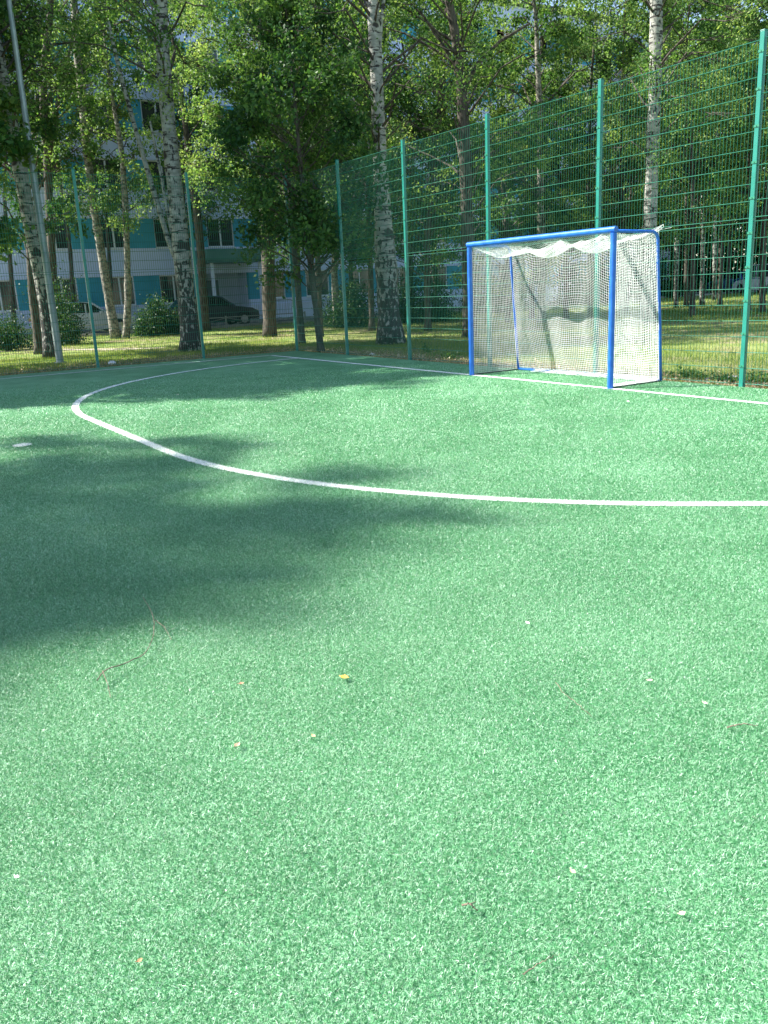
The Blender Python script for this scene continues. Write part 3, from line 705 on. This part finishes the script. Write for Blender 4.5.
for f in range(NF):
    z_low = Z0+f*FHT-.2
    for i in range(NB+1):
        if f == 0 and ent0 < i < ent1: continue
        ya = 0 if i == 0 else i*BW-(BW-WW)/2; yb = BL if i == NB else i*BW+(BW-WW)/2
        if f == 0 and i == ent0: yb = i*BW
        if f == 0 and i == ent1: ya = i*BW
        piers.append((abs(f-1.2)*2.2+i*.62, ya, yb, z_low+.3, z_low+.3+WH))
piers.sort(); far_p = MB()
for k, (_, ya, yb, za, zb) in enumerate(piers):
    b = MB() if k < 99 else far_p; b.box(-.3, -.03, ya, yb, za, zb)
    if k < 99: b.build('turquoise_panel', M['turq'], B)
far_p.build('upper_panels', M['turq'], B)['kind'] = 'stuff'
b = MB(); b.box(-12.3, -11.9, 0, BL, 0, Z0+NF*FHT+.4); b.box(-11.9, -.02, -.3, 0, 0, Z0+NF*FHT+.1); b.box(-11.9, -.02, BL, BL+.3, 0, Z0+NF*FHT+.1)
b.build('wall', M['lilac'], B)
b = MB()
for f in range(1, NF): b.box(-11.8, -.31, .02, BL-.02, Z0-.2+f*FHT-.1, Z0-.2+f*FHT+.1)
b.build('storey_floors', M['dark'], B); b = MB()
b.box(-2.6, -2.5, .02, BL-.02, 0, Z0+NF*FHT); b.build('interior', M['dark'], B)
b = MB(); b.box(-12.4, .25, -.4, BL+.4, Z0+NF*FHT+.12, Z0+NF*FHT+.35); b.build('roof', M['roof'], B)
def window_mb():
    b = MB(); t_ = .06
    b.box(-.16, -.08, 0, t_, 0, WH); b.box(-.16, -.08, WW-t_, WW, 0, WH); b.box(-.16, -.08, t_, WW-t_, 0, t_); b.box(-.16, -.08, t_, WW-t_, WH-t_, WH)
    b.box(-.155, -.085, WW/2-.04, WW/2+.04, t_, WH-t_)
    b.box(-.08, .05, -.04, WW+.04, -.05, -.003)
    return b
w0 = window_mb().build('window', M['wframe'], B)
b = MB(); b.box(-.13, -.122, .061, WW/2-.041, .061, WH-.061); b.box(-.13, -.122, WW/2+.041, WW-.061, .061, WH-.061); p0 = b.build('pane', M['glass'], w0)
b = MB()
for k in range(30):
    y = .05+k*(WW-.1)/30; b.box(-.32-.03*(k % 2), -.315-.03*(k % 2), y, y+(WW-.1)/30, .04, WH-.05)
c0 = b.build('curtain', M['curtain'], w0)
cells = [(f, i) for f in range(NF) for i in range(NB) if not (f == 0 and ent0 <= i < ent1)]
cells.sort(key=lambda c: abs(c[0]-1.2)*2.2+c[1]*.62)
rest = MB()
for k, (f, i) in enumerate(cells):
    loc = (0, i*BW+(BW-WW)/2, Z0+f*FHT-.2+.3)
    if k < 99:
        if k == 0: w0.location = loc; continue
        c = w0.copy(); COL.objects.link(c); c.parent = B; c.location = loc
        q = p0.copy(); COL.objects.link(q); q.parent = c
    else:
        for v in window_mb().v: pass
        m_ = window_mb(); vv = np.concatenate(m_.v)+np.array(loc); rest.add(vv, m_.f)
if rest.n:
    o = rest.build('upper_windows', M['wframe'], B); o['kind'] = 'stuff'
# entrance
ye0, ye1 = ent0*BW, ent1*BW
b = MB(); b.box(-.05, 1.9, ye0-.2, ye1+.2, 3.05, 3.16); b.box(-.02, 1.96, ye0-.26, ye1+.26, 3.163, 3.7); b.build('canopy', M['canopy'], B, bevel=.01)
for yy in (ye0, ye1-.15):
    b = MB(); b.box(1.6, 1.75, yy, yy+.15, -.03, 3.048); b.build('canopy_post', M['plinth'], B)
b = MB(); b.box(-1.6, -1.5, ye0, ye1, 0, Z0+FHT); b.box(-1.5, -.3, ye0-.15, ye0, 0, 3.04); b.box(-1.5, -.3, ye1, ye1+.15, 0, 3.04); b.build('entrance_wall', M['plinth'], B)
b = MB(); b.box(-1.497, -1.44, ye0+.5, ye0+1.6, .12, 2.25); dr = b.build('door', M['door'], B, bevel=.01)
b = MB(); b.box(-1.438, -1.4, ye0+1.45, ye0+1.5, 1.0, 1.3); b.build('handle', M['steel'], dr)
b = MB(); b.box(-.3, 1.8, ye0, ye1, -.03, .12); b.build('doorstep', M['concrete'], B, bevel=.01)
# porch railing right of the entrance
P = on_axis(284, 318, 0, BX+1.2); t = empty('railing', (BX+1.3, P[1], 0)); tag(t, 'small arched metal railing against the blue wall right of the entrance', 'railing')
b = MB(); pr = [(0, -.55, -.03), (0, -.55, .95), (0, -.45, 1.05), (0, .45, 1.05), (0, .55, .95), (0, .55, -.03)]; b.tube(pr, .022, 8); b.build('frame', M['railmetal'], t)
b = MB()
for k in range(6): b.tube([(0, -.44+k*.176, .3), (0, -.44+k*.176, 1.03)], .009, 6)
b.tube([(0, -.53, .3), (0, .53, .3)], .012, 6); b.build('bars', M['railmetal'], t)

# low lawn rail in front of the driveway
def low_rail(y0, n, label):
    t = empty('low_rail', (-27.4, y0, -.03)); tag(t, label, 'low fence', 'low rails along the driveway')
    p0 = None
    for i in range(n+1):
        if p0 is None:
            b = MB(); b.box(-.03, .03, -.03, .03, 0, .56); p0 = b.build('post', M['railmetal'], t)
        else:
            c = p0.copy(); COL.objects.link(c); c.parent = t; c.location = (0, i*2.0, 0)
    b = MB(); b.box(-.02, .02, .03, n*2.0-.03, .48, .52)
    for i in range(n): b.tube([(0, i*2+.05, .12), (0, i*2+1.95, .46)], .012, 6); b.tube([(.03, i*2+.05, .46), (.03, i*2+1.95, .12)], .012, 6)
    b.build('rail', M['railmetal'], t)
low_rail(-4.5, 4, 'low grey rail in front of the silver car and the slim trees')
low_rail(4.2, 3, 'low grey rail in front of the dark car')
low_rail(10.9, 3, 'low grey rail right of the stout brown trunk')

# ------------------------------------------------------------------ cars
def car(label, P, paint, rz, L=4.3, H=1.46, kind='hatch'):
    m = mat('car_paint', paint, tuple(c*1.08 for c in paint), 1, .25, coat=.6)
    t = empty('parked_car', (P[0], P[1], -.022), rz); tag(t, label, 'car')
    h = L/2; W_ = .86
    if kind == 'van': gh_ = [(-h+.10, .95), (-h+.22, H-.05), (-h+.5, H), (h-1.75, H), (h-1.45, H-.06), (h-.75, 1.0)]
    else: gh_ = [(-h+.28, .93), (-h+.62, H-.12), (-h+1.1, H-.01), (-.1, H), (.35, H-.06), (h-1.15, .92)]
    low = [(-h+.02, .32), (-h, .62), (-h+.06, .90), (-h+.28, .95), (h-1.15, .93), (h-.35, .82), (h-.05, .66), (h, .42), (h-.06, .26)]
    def arch(cx):
        return [(cx+.36*math.cos(a), .30+.36*math.sin(a)) for a in np.linspace(0, PI, 9)]
    out = low+arch(h-.82)+[(h-1.25, .22), (-h+1.2, .22)]+arch(-h+.78)+[(-h+.38, .28)]
    b = MB(); b.prism(out, -W_, W_, 1); body = b.build('body', m, t, bevel=.04)
    n = len(gh_); V = [(x, -W_+.04-0, z) if z < 1.0 else (x, -W_+.18, z) for x, z in gh_]+[(x, W_-.04, z) if z < 1.0 else (x, W_-.18, z) for x, z in gh_]
    b = MB(); b.add(V, [(i, (i+1) % n, n+(i+1) % n, n+i) for i in range(n)]+[tuple(range(n-1, -1, -1)), tuple(range(n, 2*n))]); b.build('cabin', m, t, bevel=.03)
    gl = MB()
    def inset(k): 
        cx = sum(p[0] for p in gh_)/n; cz = sum(p[1] for p in gh_)/n
        return [((x-cx)*k+cx, (z-cz)*k+cz) for x, z in gh_]
    q = inset(.84)
    for sgn in (-1, 1):
        V = []
        for x, z in q:
            yy = W_-.04-.14*(z-.93)/(H-.93)
            V.append((x, sgn*(yy+.006), z))
        f = tuple(range(len(V))) if sgn > 0 else tuple(range(len(V)-1, -1, -1))
        gl.add(V, [f])
    xa, za = gh_[-2]; xb, zb = gh_[-1]; gl.add([(xa+.02, -.62, za-.03), (xa+.02, .62, za-.03), (xb-.03, .74, zb+.06), (xb-.03, -.74, zb+.06)], [(0, 1, 2, 3)])
    xa, za = gh_[0]; xb, zb = gh_[1]; gl.add([(xa+.02, -.70, za+.08), (xa+.02, .70, za+.08), (xb-.03, .6, zb-.03), (xb-.03, -.6, zb-.03)], [(3, 2, 1, 0)])
    gl.build('window', M['carglass'], t)
    for sgn in (-1, 1):
        b = MB(); b.box(-.06, -.01, sgn*.80-.02, sgn*.80+.02, .95, H-.1); b.build('door_pillar', m, t)
    w0 = None
    for cx in (h-.82, -h+.78):
        for sg in (-1, 1):
            if w0 is None:
                b = MB(); b.tube([(0, -.1, 0), (0, .1, 0)], .31, 20); w0 = b.build('wheel', M['tyre'], t); w0.location = (cx, sg*.76, .31)
                b = MB(); b.tube([(0, -.107, 0), (0, .107, 0)], .19, 10); r0 = b.build('rim', M['rim'], w0)
            else:
                c = w0.copy(); COL.objects.link(c); c.parent = t; c.location = (cx, sg*.76, .31)
                r = r0.copy(); COL.objects.link(r); r.parent = c
    for sg in (-1, 1):
        b = MB(); b.box(h-.28, h-.02, sg*.68-.13, sg*.68+.13, .62, .74); b.build('headlight', M['lamp'], t, bevel=.02)
        b = MB(); b.box(-h-.01, -h+.14, sg*.70-.12, sg*.70+.12, .70, .86); b.build('tail_light', M['redlamp'], t, bevel=.02)
        b = MB(); b.box(h-1.62, h-1.5, sg*.93-.08, sg*.93+.08, .92, 1.04); b.build('mirror', m, t, bevel=.02)
    return t
yA = on_axis(84, 325, 0, -30.6)[1]; yB = on_axis(218, 318, 0, -30.6)[1]
car('silver parked car behind the lamp pole and the low rail', (-30.6, yA), (.42, .46, .52), PI/2)
car('dark parked car by the entrance behind the slim brown trunk', (-30.6, yB-.3), (.03, .035, .045), PI/2)
Pc = ground(765, 292.5); car('white parked van at the right edge beyond the grove', Pc, (.62, .64, .66), PI*.9, 4.6, 1.85, 'van')
Pd = ground(734, 291.5); car('blue parked car left of the white van beyond the grove', Pd, (.05, .14, .42), PI*.9)

# ------------------------------------------------------------------ small things on the turf and the lawn
def twig(label, pix, r, side=()):
    Q = [ground(a, c)+np.array([0, 0, .02+dz]) for a, c, dz in pix]; o = Q[0].copy(); o[2] = 0
    b = MB(); Q = np.array(Q)-o
    ss = np.linspace(0, len(Q)-1, 24); PP = np.stack([np.interp(ss, range(len(Q)), Q[:, i]) for i in range(3)], 1)
    for _ in range(2): PP[1:-1] = .25*PP[:-2]+.5*PP[1:-1]+.25*PP[2:]
    PP += np.random.default_rng(len(label)).normal(0, .0012, PP.shape); b.tube(PP, np.linspace(r, r*.45, 24), 6)
    for sd in side:
        K = np.array([ground(a, c)+np.array([0, 0, .02+dz])-o for a, c, dz in sd]); b.tube(K, np.linspace(r*.8, r*.3, len(K)), 5)
    t = b.build('twig', M['twig'], loc=tuple(o)); tag(t, label, 'twig', 'twigs dropped on the turf')
twig('long curved brown twig lying on the turf at left', [(98, 690, .02), (106, 681, .03), (128, 671, .015), (148, 660, .01), (156, 640, .02), (154, 622, .03), (144, 607, .03)], .0025, [[(156, 628, .02), (165, 633, .01), (172, 644, 0)], [(104, 682, .03), (109, 692, .01), (111, 700, -.01)]])
twig('short thin pinkish twig on the turf right of the yellow leaf', [(556, 690, .01), (563, 702, .015), (574, 708, .008), (592, 722, 0)], .0013)
twig('short pale twig on the turf near the right edge', [(727, 733, 0), (742, 732, .01), (757, 731, 0)], .0024)
twig('small crooked twig low in the middle of the turf', [(462, 912, .0), (470, 915, .012), (478, 918, 0)], .0024, [[(470, 915, .01), (476, 910, .004)]])
twig('faint thin twig near the bottom edge of the turf', [(522, 982, 0), (535, 976, .006), (548, 968, .006), (560, 962, 0)], .0014)
def leaf_thing(label, px, py, L, col, rz, name='fallen_leaf', cat='leaf', curl=.35, up=.018):
    P = ground(px, py); m = mat('leaf_skin', col, tuple(min(1, c*1.25) for c in col), 60, .7)
    n = 9; V = []; fs = []
    for i in range(n):
        t_ = i/(n-1); x = (t_-.5)*L; wv_ = L*.34*math.sin(PI*t_**.8)*(1+.12*math.sin(i*2.4)); z = curl*L*(abs(t_-.5)**1.6)
        V += [(x, -wv_, z+wv_*.35), (x, 0, z), (x, wv_, z+wv_*.5)]
    for i in range(n-1): fs += [(3*i, 3*i+3, 3*i+4, 3*i+1), (3*i+1, 3*i+4, 3*i+5, 3*i+2)]
    b = MB(); b.add(V, fs); b.tube([(-L*.5, 0, curl*L*.33), (-L*.75, .004, .004)], [.0012, .0008], 4)
    o = b.build(name, m, loc=(P[0], P[1], up), rz=rz); s = o.modifiers.new('thick', 'SOLIDIFY'); s.thickness = .0006
    tag(o, label, cat, 'leaves and petals dropped on the turf'); return o
leaf_thing('bright orange-yellow leaf alone in the middle of the turf', 345, 682, .034, (.75, .36, .04), .6)
leaf_thing('brown curled leaf left of the orange-yellow leaf', 242, 688, .022, (.40, .22, .13), 1.4)
leaf_thing('small tan leaf below and left of the orange-yellow leaf', 314, 741, .016, (.55, .30, .16), .3)
leaf_thing('tan leaf scrap lying between the long twig and the bottom edge', 238, 750, .026, (.50, .32, .2), 2.2)
leaf_thing('small white petal on the turf below the goal area line', 528, 627, .02, (.80, .74, .72), .2, 'petal', 'petal')
leaf_thing('pinkish round petal right of the thin pinkish twig', 650, 685, .02, (.62, .42, .36), 1.1, 'petal', 'petal')
leaf_thing('pale peach petal low at the right of the turf', 682, 920, .017, (.85, .62, .45), 1.5, 'petal', 'petal')
leaf_thing('white petal near the left edge low on the turf', 18, 883, .015, (.85, .85, .85), .7, 'petal', 'petal')
leaf_thing('small orange-brown leaf low at the left on the turf', 141, 967, .013, (.55, .25, .12), 2, )
leaf_thing('tan star-like leaf scrap in the lower middle of the turf', 573, 878, .016, (.6, .45, .28), .1)
leaf_thing('tiny white petal in the lit turf beyond the goal area line', 628, 403, .04, (.8, .78, .7), .4, 'petal', 'petal')
leaf_thing('dry speck of leaf in the shade by the far arc of the line', 178, 396, .05, (.6, .55, .4), .4)
leaf_thing('pale leaf bit at the right just above the short pale twig', 705, 708, .016, (.6, .55, .4), .4)
# rubble and paper
def lump(px, py, s, label, name='rubble_stone', cat='stone', m='stone', seed=1, zc=-.02, grp='pale stones at the fence foot'):
    rng = np.random.default_rng(seed); P = ground(px, py, -.03)
    if P[1] < GY+.1 and P[0] > FX+.3: P[1] = GY+.14
    import bmesh
    bm = bmesh.new(); bmesh.ops.create_icosphere(bm, subdivisions=2, radius=1)
    for v in bm.verts:
        k = 1+rng.normal(0, .16); v.co = Vector((v.co.x*s*1.2*k, v.co.y*s*.8*k, v.co.z*s*.6*k))
    me = bpy.data.meshes.new(name); bm.to_mesh(me); bm.free(); me.materials.append(M[m])
    o = bpy.data.objects.new(name, me); COL.objects.link(o); o.location = (P[0], P[1], zc+s*.3); o.rotation_euler.z = rng.uniform(0, 3)
    tag(o, label, cat, grp)
lump(733, 381, .075, 'largest pale stone at the fence foot, left of the nearest post', seed=1)
lump(726, 383, .045, 'small pale stone left of the largest one at the fence foot', seed=2)
lump(708, 381, .04, 'small pale stone among weeds under the fence right of the goal', seed=3)
lump(372, 356, .06, 'pale stone in leaf litter at the foot of the mottled birch', seed=4)
lump(112, 365, .10, 'crumpled white paper on the dry grass by the side fence', 'paper_scrap', 'litter', 'paper', seed=5, grp=None)
